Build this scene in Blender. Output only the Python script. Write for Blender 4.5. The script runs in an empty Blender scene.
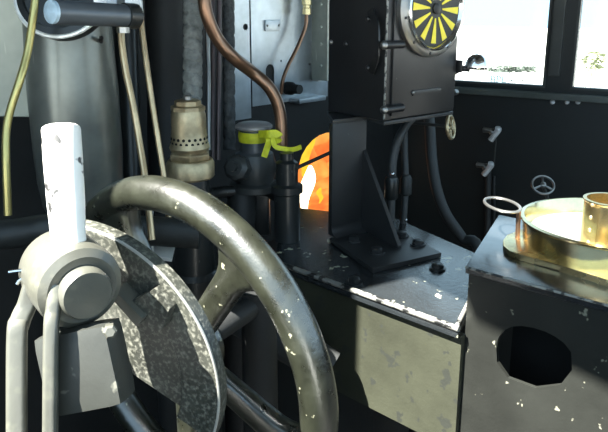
import bpy, bmesh, math, random
from mathutils import Vector as V, Matrix
random.seed(7)
S = bpy.context.scene
COL = S.collection
PI = math.pi
# ------------------------------------------------------------------ camera
F, CX, CY = 650.0, 304.0, 171.0
EYE = V((0, 0, 1.55))
yaw, pit = math.radians(46), math.radians(14)
RT = V((math.cos(yaw), -math.sin(yaw), 0))
FH = V((math.sin(yaw), math.cos(yaw), 0))
Z = V((0, 0, 1))
FW = FH * math.cos(pit) - Z * math.sin(pit)
UP = FH * math.sin(pit) + Z * math.cos(pit)
cam = bpy.data.cameras.new('camera')
cam_o = bpy.data.objects.new('camera', cam)
COL.objects.link(cam_o)
cam_o.location = EYE
cam_o.rotation_euler = (PI / 2 - pit, 0, -yaw)
cam.sensor_width = 36
cam.lens = F / 608 * 36
cam.shift_y = (CY - 216) / 608
cam.clip_start = 0.02
S.camera = cam_o


def ray(px, py):
    return FW + RT * ((px - CX) / F) + UP * ((CY - py) / F)


def Q(px, py, d):
    return EYE + ray(px, py) * d


def QZ(px, py, z):
    r = ray(px, py)
    return EYE + r * ((z - EYE.z) / r.z)


def QP(px, py, p0, n):
    r = ray(px, py)
    return EYE + r * ((p0 - EYE).dot(n) / r.dot(n))


def CD(x, y, z):          # direction given as right, up, towards-the-scene
    return (RT * x + UP * y + FW * z).normalized()


# ------------------------------------------------------------------ materials
MATS = {}


def mat(name, base, rough=0.5, metal=0.0, chip=None, chip_scale=60, chip_at=0.62, chip_soft=0.03,
        var=0.25, var_scale=9, bump=0.0, bump_scale=90, spec=0.5, rough_var=0.0, streak=None, stretch=(1, 1, 1), coat=0.0):
    m = bpy.data.materials.new(name)
    m.use_nodes = True
    nt = m.node_tree
    N, L = nt.nodes, nt.links
    b = N['Principled BSDF']
    tc = N.new('ShaderNodeTexCoord')
    mp = N.new('ShaderNodeMapping')
    mp.inputs['Scale'].default_value = stretch
    L.new(tc.outputs['Object'], mp.inputs['Vector'])

    def noise(sc, det=4, ro=0.6):
        n = N.new('ShaderNodeTexNoise')
        n.inputs['Scale'].default_value = sc
        n.inputs['Detail'].default_value = det
        n.inputs['Roughness'].default_value = ro
        L.new(mp.outputs['Vector'], n.inputs['Vector'])
        return n
    n1 = noise(var_scale)
    r1 = N.new('ShaderNodeValToRGB')
    r1.color_ramp.elements[0].position = 0.3
    r1.color_ramp.elements[1].position = 0.7
    r1.color_ramp.elements[0].color = (*[c * (1 - var) for c in base], 1)
    r1.color_ramp.elements[1].color = (*[min(1, c * (1 + var)) for c in base], 1)
    L.new(n1.outputs['Fac'], r1.inputs['Fac'])
    col = r1.outputs['Color']
    if chip:
        n2 = noise(chip_scale, 3, 0.55)
        r2 = N.new('ShaderNodeValToRGB')
        r2.color_ramp.elements[0].position = chip_at
        r2.color_ramp.elements[1].position = chip_at + chip_soft
        L.new(n2.outputs['Fac'], r2.inputs['Fac'])
        mx = N.new('ShaderNodeMix')
        mx.data_type = 'RGBA'
        L.new(r2.outputs['Color'], mx.inputs['Factor'])
        L.new(col, mx.inputs['A'])
        mx.inputs['B'].default_value = (*chip, 1)
        col = mx.outputs['Result']
    if streak:
        w = N.new('ShaderNodeTexNoise')
        mp2 = N.new('ShaderNodeMapping')
        mp2.inputs['Rotation'].default_value = (0.3, 0.5, 0.4)
        mp2.inputs['Scale'].default_value = (70, 70, 6)
        L.new(tc.outputs['Object'], mp2.inputs['Vector'])
        L.new(mp2.outputs['Vector'], w.inputs['Vector'])
        w.inputs['Scale'].default_value = 1
        r3 = N.new('ShaderNodeValToRGB')
        r3.color_ramp.elements[0].position = 0.70
        r3.color_ramp.elements[1].position = 0.74
        L.new(w.outputs['Fac'], r3.inputs['Fac'])
        mx = N.new('ShaderNodeMix')
        mx.data_type = 'RGBA'
        L.new(r3.outputs['Color'], mx.inputs['Factor'])
        L.new(col, mx.inputs['A'])
        mx.inputs['B'].default_value = (*streak, 1)
        col = mx.outputs['Result']
    L.new(col, b.inputs['Base Color'])
    b.inputs['Roughness'].default_value = rough
    if rough_var:
        mr = N.new('ShaderNodeMapRange')
        mr.inputs['To Min'].default_value = max(0.02, rough - rough_var)
        mr.inputs['To Max'].default_value = rough + rough_var
        L.new(n1.outputs['Fac'], mr.inputs['Value'])
        L.new(mr.outputs['Result'], b.inputs['Roughness'])
    b.inputs['Metallic'].default_value = metal
    b.inputs['Specular IOR Level'].default_value = spec
    b.inputs['Coat Weight'].default_value = coat
    b.inputs['Coat Roughness'].default_value = 0.2
    if bump:
        n3 = noise(bump_scale, 5)
        bp = N.new('ShaderNodeBump')
        bp.inputs['Strength'].default_value = bump
        bp.inputs['Distance'].default_value = 0.004
        L.new(n3.outputs['Fac'], bp.inputs['Height'])
        L.new(bp.outputs['Normal'], b.inputs['Normal'])
    MATS[name] = m
    return m


def emit(name, stops, scale, strength, vec=(1, 1, 1)):
    m = bpy.data.materials.new(name)
    m.use_nodes = True
    nt = m.node_tree
    N, L = nt.nodes, nt.links
    N.remove(N['Principled BSDF'])
    e = N.new('ShaderNodeEmission')
    tc = N.new('ShaderNodeTexCoord')
    mp = N.new('ShaderNodeMapping')
    mp.inputs['Scale'].default_value = vec
    n = N.new('ShaderNodeTexNoise')
    n.inputs['Scale'].default_value = scale
    n.inputs['Detail'].default_value = 3
    r = N.new('ShaderNodeValToRGB')
    while len(r.color_ramp.elements) < len(stops):
        r.color_ramp.elements.new(0.5)
    for el, (p, c) in zip(r.color_ramp.elements, stops):
        el.position = p
        el.color = (*c, 1)
    L.new(tc.outputs['Object'], mp.inputs['Vector'])
    L.new(mp.outputs['Vector'], n.inputs['Vector'])
    L.new(n.outputs['Fac'], r.inputs['Fac'])
    L.new(r.outputs['Color'], e.inputs['Color'])
    e.inputs['Strength'].default_value = strength
    L.new(e.outputs['Emission'], N['Material Output'].inputs['Surface'])
    MATS[name] = m
    return m


mat('black_paint', (.016, .018, .018), .32, chip=(.10, .105, .09), chip_scale=110, chip_at=.72, bump=.05)
mat('black_dull', (.012, .013, .013), .6, bump=.15, bump_scale=60)
mat('black_wall', (.014, .017, .017), .5, var=.2, var_scale=3, bump=.06)
mat('black_stand', (.024, .025, .026), .36, chip=(.1, .1, .09), chip_scale=80, chip_at=.74, bump=.06)
mat('black_box', (.015, .0155, .0165), .3, chip=(.09, .09, .085), chip_scale=45, chip_at=.74, bump=.04)
mat('worn_edge', (.22, .22, .2), .4, .3, chip=(.015, .016, .016), chip_scale=70, chip_at=.5, chip_soft=.06)
mat('bright_edge', (.75, .77, .74), .35, .4, var=.3, var_scale=30, chip=(.1, .1, .1), chip_scale=30, chip_at=.62)
mat('cap_grey', (.34, .32, .31), .4, .3)
mat('valve_grey', (.05, .055, .055), .38, .2, bump=.1)
mat('rim_bright', (.40, .40, .37), .3, .5, var=.3)
mat('cock_bright', (.72, .74, .75), .3, .25)
mat('shelf_black', (.016, .019, .021), .24, chip=(.34, .35, .25), chip_scale=38, chip_at=.64, bump=.3, bump_scale=120, rough_var=.08, spec=.8, coat=.6)
mat('shelf_front', (.028, .030, .020), .45, chip=(.02, .022, .018), chip_scale=40, chip_at=.6, bump=.15)
mat('locker_face', (.0145, .0155, .0135), .36, chip=(.17, .17, .13), chip_scale=48, chip_at=.67, bump=.1)
mat('locker_top', (.014, .016, .018), .22, chip=(.12, .12, .1), chip_scale=60, chip_at=.72, bump=.12, bump_scale=60, spec=.9, coat=.8)
mat('wheel_paint', (.013, .0145, .009), .30, chip=(.26, .26, .18), chip_scale=70, chip_at=.68, var=.5, var_scale=30, bump=.22, bump_scale=70, rough_var=.12, spec=.9, coat=.35)
mat('drum_paint', (.035, .037, .03), .36, chip=(.15, .15, .125), chip_scale=230, chip_at=.48, chip_soft=.22, var=.5, var_scale=25, bump=.15)
mat('hub_paint', (.075, .076, .062), .36, chip=(.12, .12, .09), chip_scale=50, chip_at=.56, chip_soft=.2, spec=.8, bump=.12)
mat('yoke_shade', (.03, .032, .028), .4, chip=(.12, .12, .1), chip_scale=40, chip_at=.64, bump=.1)  # darker than the hub paint: the yoke's shade is put into the colour
mat('white_paint', (.80, .80, .76), .45, var=.06, chip=(.03, .03, .03), chip_scale=34, chip_at=.585, bump=.06)
mat('barrel_steel', (.17, .185, .17), .32, .6, var=.35, var_scale=8, streak=(.35, .36, .3), bump=.03)
mat('pale_plate', (.40, .43, .37), .45, .2, var=.3, var_scale=6, streak=(.6, .62, .55), bump=.05)
mat('panel_steel', (.44, .48, .51), .36, .85, var=.35, var_scale=7, bump=.05, bump_scale=12, rough_var=.1)
mat('tube_grey', (.10, .115, .13), .38, .5, var=.2)
mat('tube_cap', (.42, .56, .66), .45, .2, var=.25, var_scale=60)
mat('brass', (.66, .55, .30), .25, 1.0, var=.25, var_scale=18, bump=.06, bump_scale=40, rough_var=.1)
mat('brass_polished', (.80, .69, .42), .17, 1.0, var=.15, var_scale=20, bump=.1, bump_scale=30)
mat('bowl_inside_lit', (.80, .76, .62), .3, .85, var=.2, var_scale=30, bump=.1, bump_scale=30)  # brass whitened, sunlight inside the bowl put into the colour
mat('bronze', (.46, .37, .23), .42, .85, var=.35, var_scale=30, bump=.15)
mat('copper', (.25, .15, .10), .3, .9, var=.3, var_scale=14, bump=.05)
mat('copper_light', (.56, .41, .24), .3, .9, var=.25, var_scale=14)
mat('brass_pipe', (.50, .43, .17), .33, .8, var=.25, var_scale=12)
mat('purple_pipe', (.11, .085, .085), .4, .6)
mat('lagging', (.17, .18, .17), .85, var=.4, var_scale=60, bump=.9, bump_scale=140)
mat('lagging_dark', (.075, .082, .085), .85, var=.4, var_scale=60, bump=.8, bump_scale=140)
mat('chrome', (.75, .77, .78), .14, 1.0, var=.1)
mat('steel_worn', (.30, .30, .29), .35, .9, var=.3)
mat('pale_grey', (.5, .5, .47), .5, .1, var=.3, chip=(.1, .1, .1), chip_at=.66)
mat('yellow_tape', (.62, .62, .02), .55, var=.2, var_scale=60)
mat('dial_yellow', (.85, .72, .04), .5, var=.08)
mat('dial_black', (.012, .013, .012), .5)
mat('hole_black', (.003, .003, .003), .9)
mat('hose', (.03, .032, .032), .55, bump=.1)
mat('hose_grey', (.016, .018, .017), .5, var=.3, bump=.2)
mat('frame_grey', (.045, .05, .047), .5, bump=.05)
mat('sill_green', (.075, .088, .08), .4, bump=.05)
mat('ground', (.46, .455, .43), .9, var=.1, var_scale=.6)
mat('leaf', (.13, .15, .075), .8, var=.3, var_scale=3)
mat('hedge_leaf', (.085, .105, .09), .8, var=.3, var_scale=3)
mat('sign_white', (.5, .6, .62), .6)
mat('sign_blue', (.035, .065, .075), .6, var=.1)
mat('coal', (.02, .012, .01), .8, bump=.8, bump_scale=40)
mat('floor_steel', (.018, .018, .017), .6, chip=(.06, .06, .05), chip_scale=20, chip_at=.6, bump=.3)
emit('fire_orange', [(0.3, (.95, .14, .03)), (.5, (1, .30, .06)), (.72, (1, .56, .12))], 9, 1.2)
emit('fire_yellow', [(0.3, (1, .40, .03)), (.65, (.92, .82, .06))], 9, 1.2)
emit('fire_white', [(0.3, (1, .78, .42)), (.6, (1, .95, .8))], 16, 4.0)
for nm, ior in (('wheel_paint', 1.7), ('drum_paint', 1.65), ('hub_paint', 1.55)):
    MATS[nm].node_tree.nodes['Principled BSDF'].inputs['IOR'].default_value = ior
# glass
g = bpy.data.materials.new('window_glass')
g.use_nodes = True
nt = g.node_tree
nt.nodes.remove(nt.nodes['Principled BSDF'])
tr = nt.nodes.new('ShaderNodeBsdfTransparent')
tr.inputs['Color'].default_value = (.97, .985, .975, 1)
gl = nt.nodes.new('ShaderNodeBsdfGlossy')
gl.inputs['Roughness'].default_value = .05
lw = nt.nodes.new('ShaderNodeLayerWeight')
lw.inputs['Blend'].default_value = .5
pw = nt.nodes.new('ShaderNodeMath')
pw.operation = 'POWER'
pw.inputs[1].default_value = 5
nt.links.new(lw.outputs['Facing'], pw.inputs[0])
fr = nt.nodes.new('ShaderNodeMath')
fr.operation = 'MULTIPLY_ADD'
fr.inputs[1].default_value = .9
fr.inputs[2].default_value = .04
nt.links.new(pw.outputs[0], fr.inputs[0])
mx = nt.nodes.new('ShaderNodeMixShader')
nt.links.new(fr.outputs[0], mx.inputs[0])
nt.links.new(tr.outputs[0], mx.inputs[1])
nt.links.new(gl.outputs[0], mx.inputs[2])
nt.links.new(mx.outputs[0], nt.nodes['Material Output'].inputs['Surface'])
MATS['window_glass'] = g

# ------------------------------------------------------------------ object helpers
WL = {}


def obj(name, bm, material, parent=None, smooth=True, angle=40):
    """link a bmesh (in world coordinates) as ONE mesh object with its origin at its base"""
    bmesh.ops.recalc_face_normals(bm, faces=bm.faces)
    xs = [v.co for v in bm.verts]
    lo = V((min(c.x for c in xs), min(c.y for c in xs), min(c.z for c in xs)))
    hi = V((max(c.x for c in xs), max(c.y for c in xs), max(c.z for c in xs)))
    base = V(((lo.x + hi.x) / 2, (lo.y + hi.y) / 2, lo.z))
    bmesh.ops.translate(bm, verts=bm.verts, vec=-base)
    me = bpy.data.meshes.new(name)
    for mm in (material if isinstance(material, (list, tuple)) else [material]):
        me.materials.append(MATS[mm])
    if smooth:
        ca = math.radians(angle)
        for f in bm.faces:
            f.smooth = True
        for e in bm.edges:
            if len(e.link_faces) == 2 and e.calc_face_angle(0) > ca:
                e.smooth = False
    bm.to_mesh(me)
    bm.free()
    o = bpy.data.objects.new(name, me)
    COL.objects.link(o)
    pl = V((0, 0, 0))
    if parent:
        o.parent = parent
        pl = WL[parent.name]
    o.location = base - pl
    WL[o.name] = base
    return o


def tag(o, label, cat, group=None, kind=None):
    o['label'] = label
    o['category'] = cat
    if group:
        o['group'] = group
    if kind:
        o['kind'] = kind
    return o


def thing(name, label, cat, loc, group=None):
    o = bpy.data.objects.new(name, None)
    o.empty_display_size = .03
    COL.objects.link(o)
    o.location = loc
    WL[o.name] = V(loc)
    return tag(o, label, cat, group)


def struct(name, bm, m, parent=None, smooth=False):
    o = obj(name, bm, m, parent, smooth)
    if not parent:
        o['kind'] = 'structure'
    return o


def BM():
    return bmesh.new()


def basis(n):
    n = n.normalized()
    a = n.cross(Z if abs(n.z) < .95 else V((1, 0, 0))).normalized()
    return a, n.cross(a), n


def spline(pts, k=8):
    pts = [V(p) for p in pts]
    if len(pts) < 3:
        return pts
    out = []
    P = [pts[0] * 2 - pts[1]] + pts + [pts[-1] * 2 - pts[-2]]
    for i in range(1, len(P) - 2):
        a, b, c, d = P[i - 1], P[i], P[i + 1], P[i + 2]
        for j in range(k):
            t = j / k
            out.append(.5 * ((2 * b) + (c - a) * t + (2 * a - 5 * b + 4 * c - d) * t * t + (3 * b - a - 3 * c + d) * t ** 3))
    out.append(pts[-1])
    return out


def tube(bm, pts, r, n=14, k=8, smooth=True, mi=0):
    ps = spline(pts, k) if smooth else [V(p) for p in pts]
    m = len(ps)
    rr = r if callable(r) else (lambda t: r)
    rings = []
    t0 = (ps[1] - ps[0]).normalized()
    a, b, _ = basis(t0)
    for i, p in enumerate(ps):
        t = (ps[min(i + 1, m - 1)] - ps[max(i - 1, 0)]).normalized()
        a = (a - t * a.dot(t)).normalized()
        b = t.cross(a)
        q = rr(i / (m - 1))
        rings.append([bm.verts.new(p + (a * math.cos(2 * PI * j / n) + b * math.sin(2 * PI * j / n)) * q) for j in range(n)])
    for i in range(m - 1):
        for j in range(n):
            bm.faces.new((rings[i][j], rings[i][(j + 1) % n], rings[i + 1][(j + 1) % n], rings[i + 1][j])).material_index = mi
    bm.faces.new(rings[0][::-1]).material_index = mi
    bm.faces.new(rings[-1]).material_index = mi
    return bm


def lathe(bm, o, axis, prof, n=28, mi=0, ab=None, phase=0):
    """prof: list of (radius, height along axis); open profile closed with caps where radius > 0"""
    a, b, c = basis(axis)
    if ab:
        a, b = ab
    rings = []
    for r, h in prof:
        if r <= 1e-6:
            rings.append([bm.verts.new(o + c * h)])
        else:
            rings.append([bm.verts.new(o + c * h + (a * math.cos(phase + 2 * PI * j / n) + b * math.sin(phase + 2 * PI * j / n)) * r) for j in range(n)])
    for i in range(len(rings) - 1):
        A, B = rings[i], rings[i + 1]
        for j in range(n):
            k = (j + 1) % n
            if len(A) == 1 and len(B) == 1:
                continue
            if len(A) == 1:
                f = bm.faces.new((A[0], B[k], B[j]))
            elif len(B) == 1:
                f = bm.faces.new((A[j], A[k], B[0]))
            else:
                f = bm.faces.new((A[j], A[k], B[k], B[j]))
            f.material_index = mi
    if len(rings[0]) > 1:
        bm.faces.new(rings[0][::-1]).material_index = mi
    if len(rings[-1]) > 1:
        bm.faces.new(rings[-1]).material_index = mi
    return bm


def torus(bm, o, axis, R, r, n=48, m=12, squash=1.0, mi=0, arc=None, bump=None):
    a, b, c = basis(axis)
    full = arc is None
    a0, a1 = arc or (0, 2 * PI)
    cnt = n if full else n + 1
    rings = []
    for i in range(cnt):
        t = a0 + (a1 - a0) * i / n
        d = a * math.cos(t) + b * math.sin(t)
        rings.append([bm.verts.new(o + d * (R + r * math.cos(2 * PI * j / m)) + c * (r * squash * math.sin(2 * PI * j / m))) for j in range(m)])
    for i in range(n):
        A, B = rings[i], rings[(i + 1) % cnt]
        for j in range(m):
            bm.faces.new((A[j], A[(j + 1) % m], B[(j + 1) % m], B[j])).material_index = mi
    if not full:
        bm.faces.new(rings[0])
        bm.faces.new(rings[-1][::-1])
    return bm


def prism(bm, poly, vec, mi=0):
    A = [bm.verts.new(p) for p in poly]
    B = [bm.verts.new(p + vec) for p in poly]
    n = len(poly)
    bm.faces.new(A[::-1]).material_index = mi
    bm.faces.new(B).material_index = mi
    for i in range(n):
        bm.faces.new((A[i], A[(i + 1) % n], B[(i + 1) % n], B[i])).material_index = mi
    return bm


def bevel(bm, w, seg=2):
    bmesh.ops.bevel(bm, geom=list(bm.edges), offset=w, segments=seg, affect='EDGES', profile=.7, clamp_overlap=True)
    return bm


def boxm(bm, c, ux, uy, uz, hx, hy, hz):
    ux, uy, uz = ux.normalized(), uy.normalized(), uz.normalized()
    poly = [c + ux * sx * hx + uy * sy * hy - uz * hz for sx, sy in ((-1, -1), (1, -1), (1, 1), (-1, 1))]
    return prism(bm, poly, uz * 2 * hz)


def box(c, ux, uy, uz, hx, hy, hz, bv=0.0):
    bm = boxm(BM(), c, ux, uy, uz, hx, hy, hz)
    if bv:
        bevel(bm, bv)
    return bm


def holed(outer, holes, vec, bm=None):
    """flat plate with holes, given thickness vec"""
    bm = bm or BM()
    E = []
    loops = []
    for loop in [outer] + holes:
        vs = [bm.verts.new(p) for p in loop]
        loops.append(vs)
        for i in range(len(vs)):
            E.append(bm.edges.new((vs[i], vs[(i + 1) % len(vs)])))
    r = bmesh.ops.triangle_fill(bm, edges=E, use_beauty=True)
    fs = [x for x in r['geom'] if isinstance(x, bmesh.types.BMFace)]
    d = bmesh.ops.duplicate(bm, geom=fs + list({v for f in fs for v in f.verts}) + list({e for f in fs for e in f.edges}))
    vm = d['vert_map']
    new = {vm[v] for l in loops for v in l if v in vm}
    for v in new:
        v.co += vec
    for vs in loops:
        n = len(vs)
        for i in range(n):
            a, b = vs[i], vs[(i + 1) % n]
            bm.faces.new((a, b, vm[b], vm[a]))
    return bm


def hexbolt(bm, c, n, r, h, mi=0):
    lathe(bm, c - n * .002, n, [(r * 1.35, 0), (r * 1.35, .004)], 16, mi)
    lathe(bm, c, n, [(r, 0), (r, h * .85), (r * .8, h)], 6, mi, phase=random.random())
    return bm


def dome(bm, c, n, r, h=None, seg=10, mi=0):
    h = h or r
    prof = [(r, -.002)] + [(r * math.cos(t * PI / 2 / 5), h * math.sin(t * PI / 2 / 5)) for t in range(5)] + [(0, h)]
    return lathe(bm, c, n, prof, seg, mi)


# ------------------------------------------------------------------ THE SETTING
YB = 1.30                                   # boiler backhead plane
bn = V((0, -1, 0))


def QB(px, py, off=0.0):
    return QP(px, py, V((0, YB - off, 0)), bn)


# window side of the cab
WD = (FH * math.cos(math.radians(58)) - RT * math.sin(math.radians(58))).normalized()      # along the wall, away from the viewer
WN = Z.cross(WD).normalized()
if WN.dot(FH) > 0:
    WN = -WN                                # into the cab
WP = Q(530, 90, 1.95)
WP.z = 0


def QW(px, py, off=0.0):
    return QP(px, py, WP + WN * off, WN)


def wpt(s, z, off=0.0):
    return WP + WD * s + WN * off + Z * z


def ws(px, py):
    p = QW(px, py)
    return (p - WP).dot(WD), p.z


sL, zL = ws(545, 88)
sP, zP = ws(554, 0)
sR, zR = ws(570.5, 86.5)
ztop = 1.98
sE = (YB - WP.y) / WD.y - .07
win1 = [(sE, zL), (sL, zL), (sL, ztop), (sE, ztop)]
win2 = [(sR, zL), (sR - 1.2, zL), (sR - 1.2, ztop), (sR, ztop)]
sa, sb = -1.5, (YB - WP.y) / WD.y
bm = holed([wpt(sa, 0), wpt(sb, 0), wpt(sb, 2.2), wpt(sa, 2.2)],
           [[wpt(s, z) for s, z in win1], [wpt(s, z) for s, z in win2]], -WN * .04)
struct('wall_right', bm, 'black_wall')
for i, w in enumerate((win1, win2), 1):
    e = bpy.data.objects.new('window_%d' % i, None)
    COL.objects.link(e)
    ss = [p[0] for p in w]
    c = wpt((min(ss) + max(ss)) / 2, zL)
    e.location = c
    e['kind'] = 'structure'
    WL[e.name] = c
    s0, s1 = min(ss), max(ss)
    t = .007
    obj('window_frame', holed([wpt(s0, zL, .006), wpt(s1, zL, .006), wpt(s1, ztop, .006), wpt(s0, ztop, .006)],
                              [[wpt(s0 + t, zL + t, .006), wpt(s1 - t, zL + t, .006), wpt(s1 - t, ztop - t, .006), wpt(s0 + t, ztop - t, .006)]], -WN * .03),
        'frame_grey', e, False)
    obj('window_pane', prism(BM(), [wpt(s0 + .004, zL + .004, -.012), wpt(s1 - .004, zL + .004, -.012), wpt(s1 - .004, ztop - .004, -.012), wpt(s0 + .004, ztop - .004, -.012)], -WN * .004),
        'window_glass', e, False)
# rail under the windows, with its three screws
bm = boxm(BM(), wpt((sa + sb) / 2, zL - .021, .012), WD, WN, Z, (sb - sa) / 2 - .03, .012, .010)
bevel(bm, .003)
tr1 = struct('trim_1', bm, 'sill_green')
for px in (552.5, 567, 578):
    p = QW(px, 102, 0)
    obj('screw', dome(BM(), p, WN, .0075, .006), 'cock_bright', tr1)
# second narrow post strip between windows
bm = boxm(BM(), wpt((sL + sR) / 2 + .012, 1.72, .008), WD, WN, Z, .016, .008, .36)
struct('trim_2', bevel(bm, .003), 'frame_grey')

# backhead plate with the arched fire hole
fc = QB(326, 200)
fr_ = abs(QB(298, 180).x - fc.x)
ztf = QB(325, 133).z
zbf = QB(313, 222).z
zs = ztf - fr_ * .85
hole = [V((fc.x - fr_, YB, zbf)), V((fc.x - fr_, YB, zs))]
for k in range(1, 12):
    t = PI - PI * k / 12
    hole.append(V((fc.x + fr_ * math.cos(t), YB, zs + fr_ * .85 * math.sin(t))))
hole += [V((fc.x + fr_, YB, zs)), V((fc.x + fr_, YB, zbf))]
xr = (WP + WD * sb).x
bm = holed([V((-1.2, YB, 0)), V((xr, YB, 0)), V((xr, YB, 2.2)), V((-1.2, YB, 2.2))], [hole], V((0, .03, 0)))
struct('wall_front', bm, 'black_dull')
struct('floor', prism(BM(), [V((-1.2, -1.6, -.04)), V((2.6, -1.6, -.04)), V((2.6, YB + .03, -.04)), V((-1.2, YB + .03, -.04))], Z * .04), 'floor_steel')

# ------------------------------------------------------------------ fire
fire = thing('fire', 'glowing orange and white fire burning in the arched fire hole', 'fire', V((fc.x, YB + .2, zbf - .02)))
x0, x1 = fc.x - fr_ - .10, fc.x + fr_ + .45
bm = BM()
yb = YB + .28
nx, nz = 40, 20
grid = {}
for i in range(nx + 1):
    for j in range(nz + 1):
        x = x0 + (x1 - x0) * i / nx
        z = zbf - .05 + (ztf + .12 - zbf) * j / nz
        grid[i, j] = bm.verts.new((x, yb + random.uniform(-.012, .012) + .05 * math.sin(i * .8) * math.sin(j * .9), z))
for i in range(nx):
    for j in range(nz):
        bm.faces.new((grid[i, j], grid[i + 1, j], grid[i + 1, j + 1], grid[i, j + 1]))
obj('flames', bm, 'fire_orange', fire)
# fire bed of coals
bm = BM()
gr = {}
for i in range(21):
    for jj in range(17):
        gr[i, jj] = bm.verts.new((x0 + (x1 - x0) * i / 20, YB + .035 + .23 * jj / 16, zbf - .03 + random.uniform(0, .028)))
for i in range(20):
    for jj in range(16):
        bm.faces.new((gr[i, jj], gr[i + 1, jj], gr[i + 1, jj + 1], gr[i, jj + 1]))
obj('coal_bed', bm, 'fire_orange', fire)


def flame(px, pyb, pyt, wpx, depth_off, material, lean=0):
    b = QP(px, pyb, V((0, YB + depth_off, 0)), bn)
    t = QP(px + lean, pyt, V((0, YB + depth_off, 0)), bn)
    h = (t - b).length
    w = wpx * (b - EYE).dot(FW) / F
    bm = BM()
    n = 12
    ax = (t - b).normalized()
    rings = []
    for i in range(13):
        u = i / 12
        r = w * (math.sin(PI * min(1, u ** 1.5 * .88 + .06))) ** .75 * (1 + .12 * math.sin(u * 9 + px))
        c = b + ax * h * u + V((.006 * math.sin(u * 7 + px), 0, 0))
        rings.append([bm.verts.new(c + V((math.cos(2 * PI * j / n) * r, math.sin(2 * PI * j / n) * r * .6, 0))) for j in range(n)])
    for i in range(12):
        for j in range(n):
            bm.faces.new((rings[i][j], rings[i][(j + 1) % n], rings[i + 1][(j + 1) % n], rings[i + 1][j]))
    bm.faces.new(rings[0][::-1])
    bm.faces.new(rings[-1])
    return obj('flame_tongue', bm, material, fire)


flame(303.5, 219, 166, 8.2, .05, 'fire_white', 6)
flame(303, 176, 128, 9, .14, 'fire_yellow', 6)
flame(320, 203, 188, 3.5, .10, 'fire_yellow', 0)
# firebox shell around the fire (dark brick tunnel)
bm = BM()
prism(bm, [V((x0 - .03, YB + .03, zbf - .1)), V((x1 + .03, YB + .03, zbf - .1)), V((x1 + .03, YB + .42, zbf - .1)), V((x0 - .03, YB + .42, zbf - .1))], Z * .05)
prism(bm, [V((x0 - .03, YB + .03, ztf + .1)), V((x1 + .03, YB + .03, ztf + .1)), V((x1 + .03, YB + .42, ztf + .1)), V((x0 - .03, YB + .42, ztf + .1))], Z * .03)
prism(bm, [V((x0 - .03, YB + .03, zbf - .05)), V((x0, YB + .03, zbf - .05)), V((x0, YB + .42, zbf - .05)), V((x0 - .03, YB + .42, zbf - .05))], Z * (ztf + .15 - zbf))
prism(bm, [V((x1, YB + .03, zbf - .05)), V((x1 + .03, YB + .03, zbf - .05)), V((x1 + .03, YB + .42, zbf - .05)), V((x1, YB + .42, zbf - .05))], Z * (ztf + .15 - zbf))
prism(bm, [V((x0 - .03, YB + .40, zbf - .05)), V((x1 + .03, YB + .40, zbf - .05)), V((x1 + .03, YB + .42, zbf - .05)), V((x0 - .03, YB + .42, zbf - .05))], Z * (ztf + .15 - zbf))
prism(bm, [V((x0, YB + .04, 0)), V((x1, YB + .04, 0)), V((x1, YB + .40, 0)), V((x0, YB + .40, 0))], Z * (zbf - .0995))
tag(obj('firebox', bm, 'coal', None, False), 'black firebox chamber behind the arched fire hole, around the fire', 'firebox')
# bar across the fire hole
bm = tube(BM(), [QB(292, 170, .012), QB(336, 150, .012)], .0058, 8, smooth=False)
tag(obj('fire_door_bar', bm, 'black_dull'), 'dark iron bar crossing the fire hole diagonally in front of the fire', 'bar')

# ------------------------------------------------------------------ BACKHEAD PANELS (grey sheets)


def QA(px, py, off=.005):
    return QB(px, py, off)


panel = thing('cladding_sheet', 'wide blue-grey steel cladding sheet with keyhole slot, above the fire hole', 'panel', QA(286, 104))


def rect(px0, py0, px1, py1, off):
    return [QA(px0, py0, off), QA(px1, py0, off), QA(px1, py1, off), QA(px0, py1, off)]


a0 = QA(251, 100)
a1 = QA(323, 95)
zt, zb = QA(286, -40).z, QA(286, 102).z


def vr(pxa, pya, pxb, pyb, off):
    """vertical rectangle on the backhead between two pixel corners"""
    A, B = QA(pxa, pya, off), QA(pxb, pyb, off)
    return A, B


slot = []
sc_, sr = QA(270, 70, .005), .0155
szb = QA(270, 89, .005).z
for k in range(9):
    t = PI * k / 8
    slot.append(V((sc_.x + sr * math.cos(t), YB - .005, sc_.z + sr * math.sin(t))))
slot += [V((sc_.x - sr, YB - .005, szb)), V((sc_.x + sr, YB - .005, szb))]


def rnd_hole(px, py, r):
    c = QA(px, py, .005)
    return [V((c.x + r * math.cos(2 * PI * k / 12), YB - .005, c.z + r * math.sin(2 * PI * k / 12))) for k in range(12)]


xl, xrr = QA(251.5, 50).x, QA(328, 50).x
bm = holed([V((xl, YB - .005, zb)), V((xrr, YB - .005, zb)), V((xrr, YB - .005, zt)), V((xl, YB - .005, zt))],
           [slot, rnd_hole(317, 36, .006), rnd_hole(281, 61, .003)], V((0, .004, 0)))
obj('sheet', bm, 'panel_steel', panel, False)
c = QA(272.5, 25.5, .008)
bm = box(c, V((1, 0, 0)), V((0, 1, 0)), Z, .027, .003, .0145, .002)
hp = obj('maker_plate', bm, 'panel_steel', panel)
for sx in (-1, 1):
    obj('rivet', dome(BM(), c + V((.021 * sx, -.003, 0)), bn, .0035, .003), 'steel_worn', hp)
obj('rivet', dome(BM(), QA(246 + 64, 64, .009), bn, .004, .003), 'steel_worn', panel)
# bottom return flange of the sheet
bm = box(QA(308, 99, .025), V((1, 0, 0)), V((0, 1, 0)), Z, .055, .02, .007, .003)
obj('flange', bm, 'panel_steel', panel)

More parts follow.
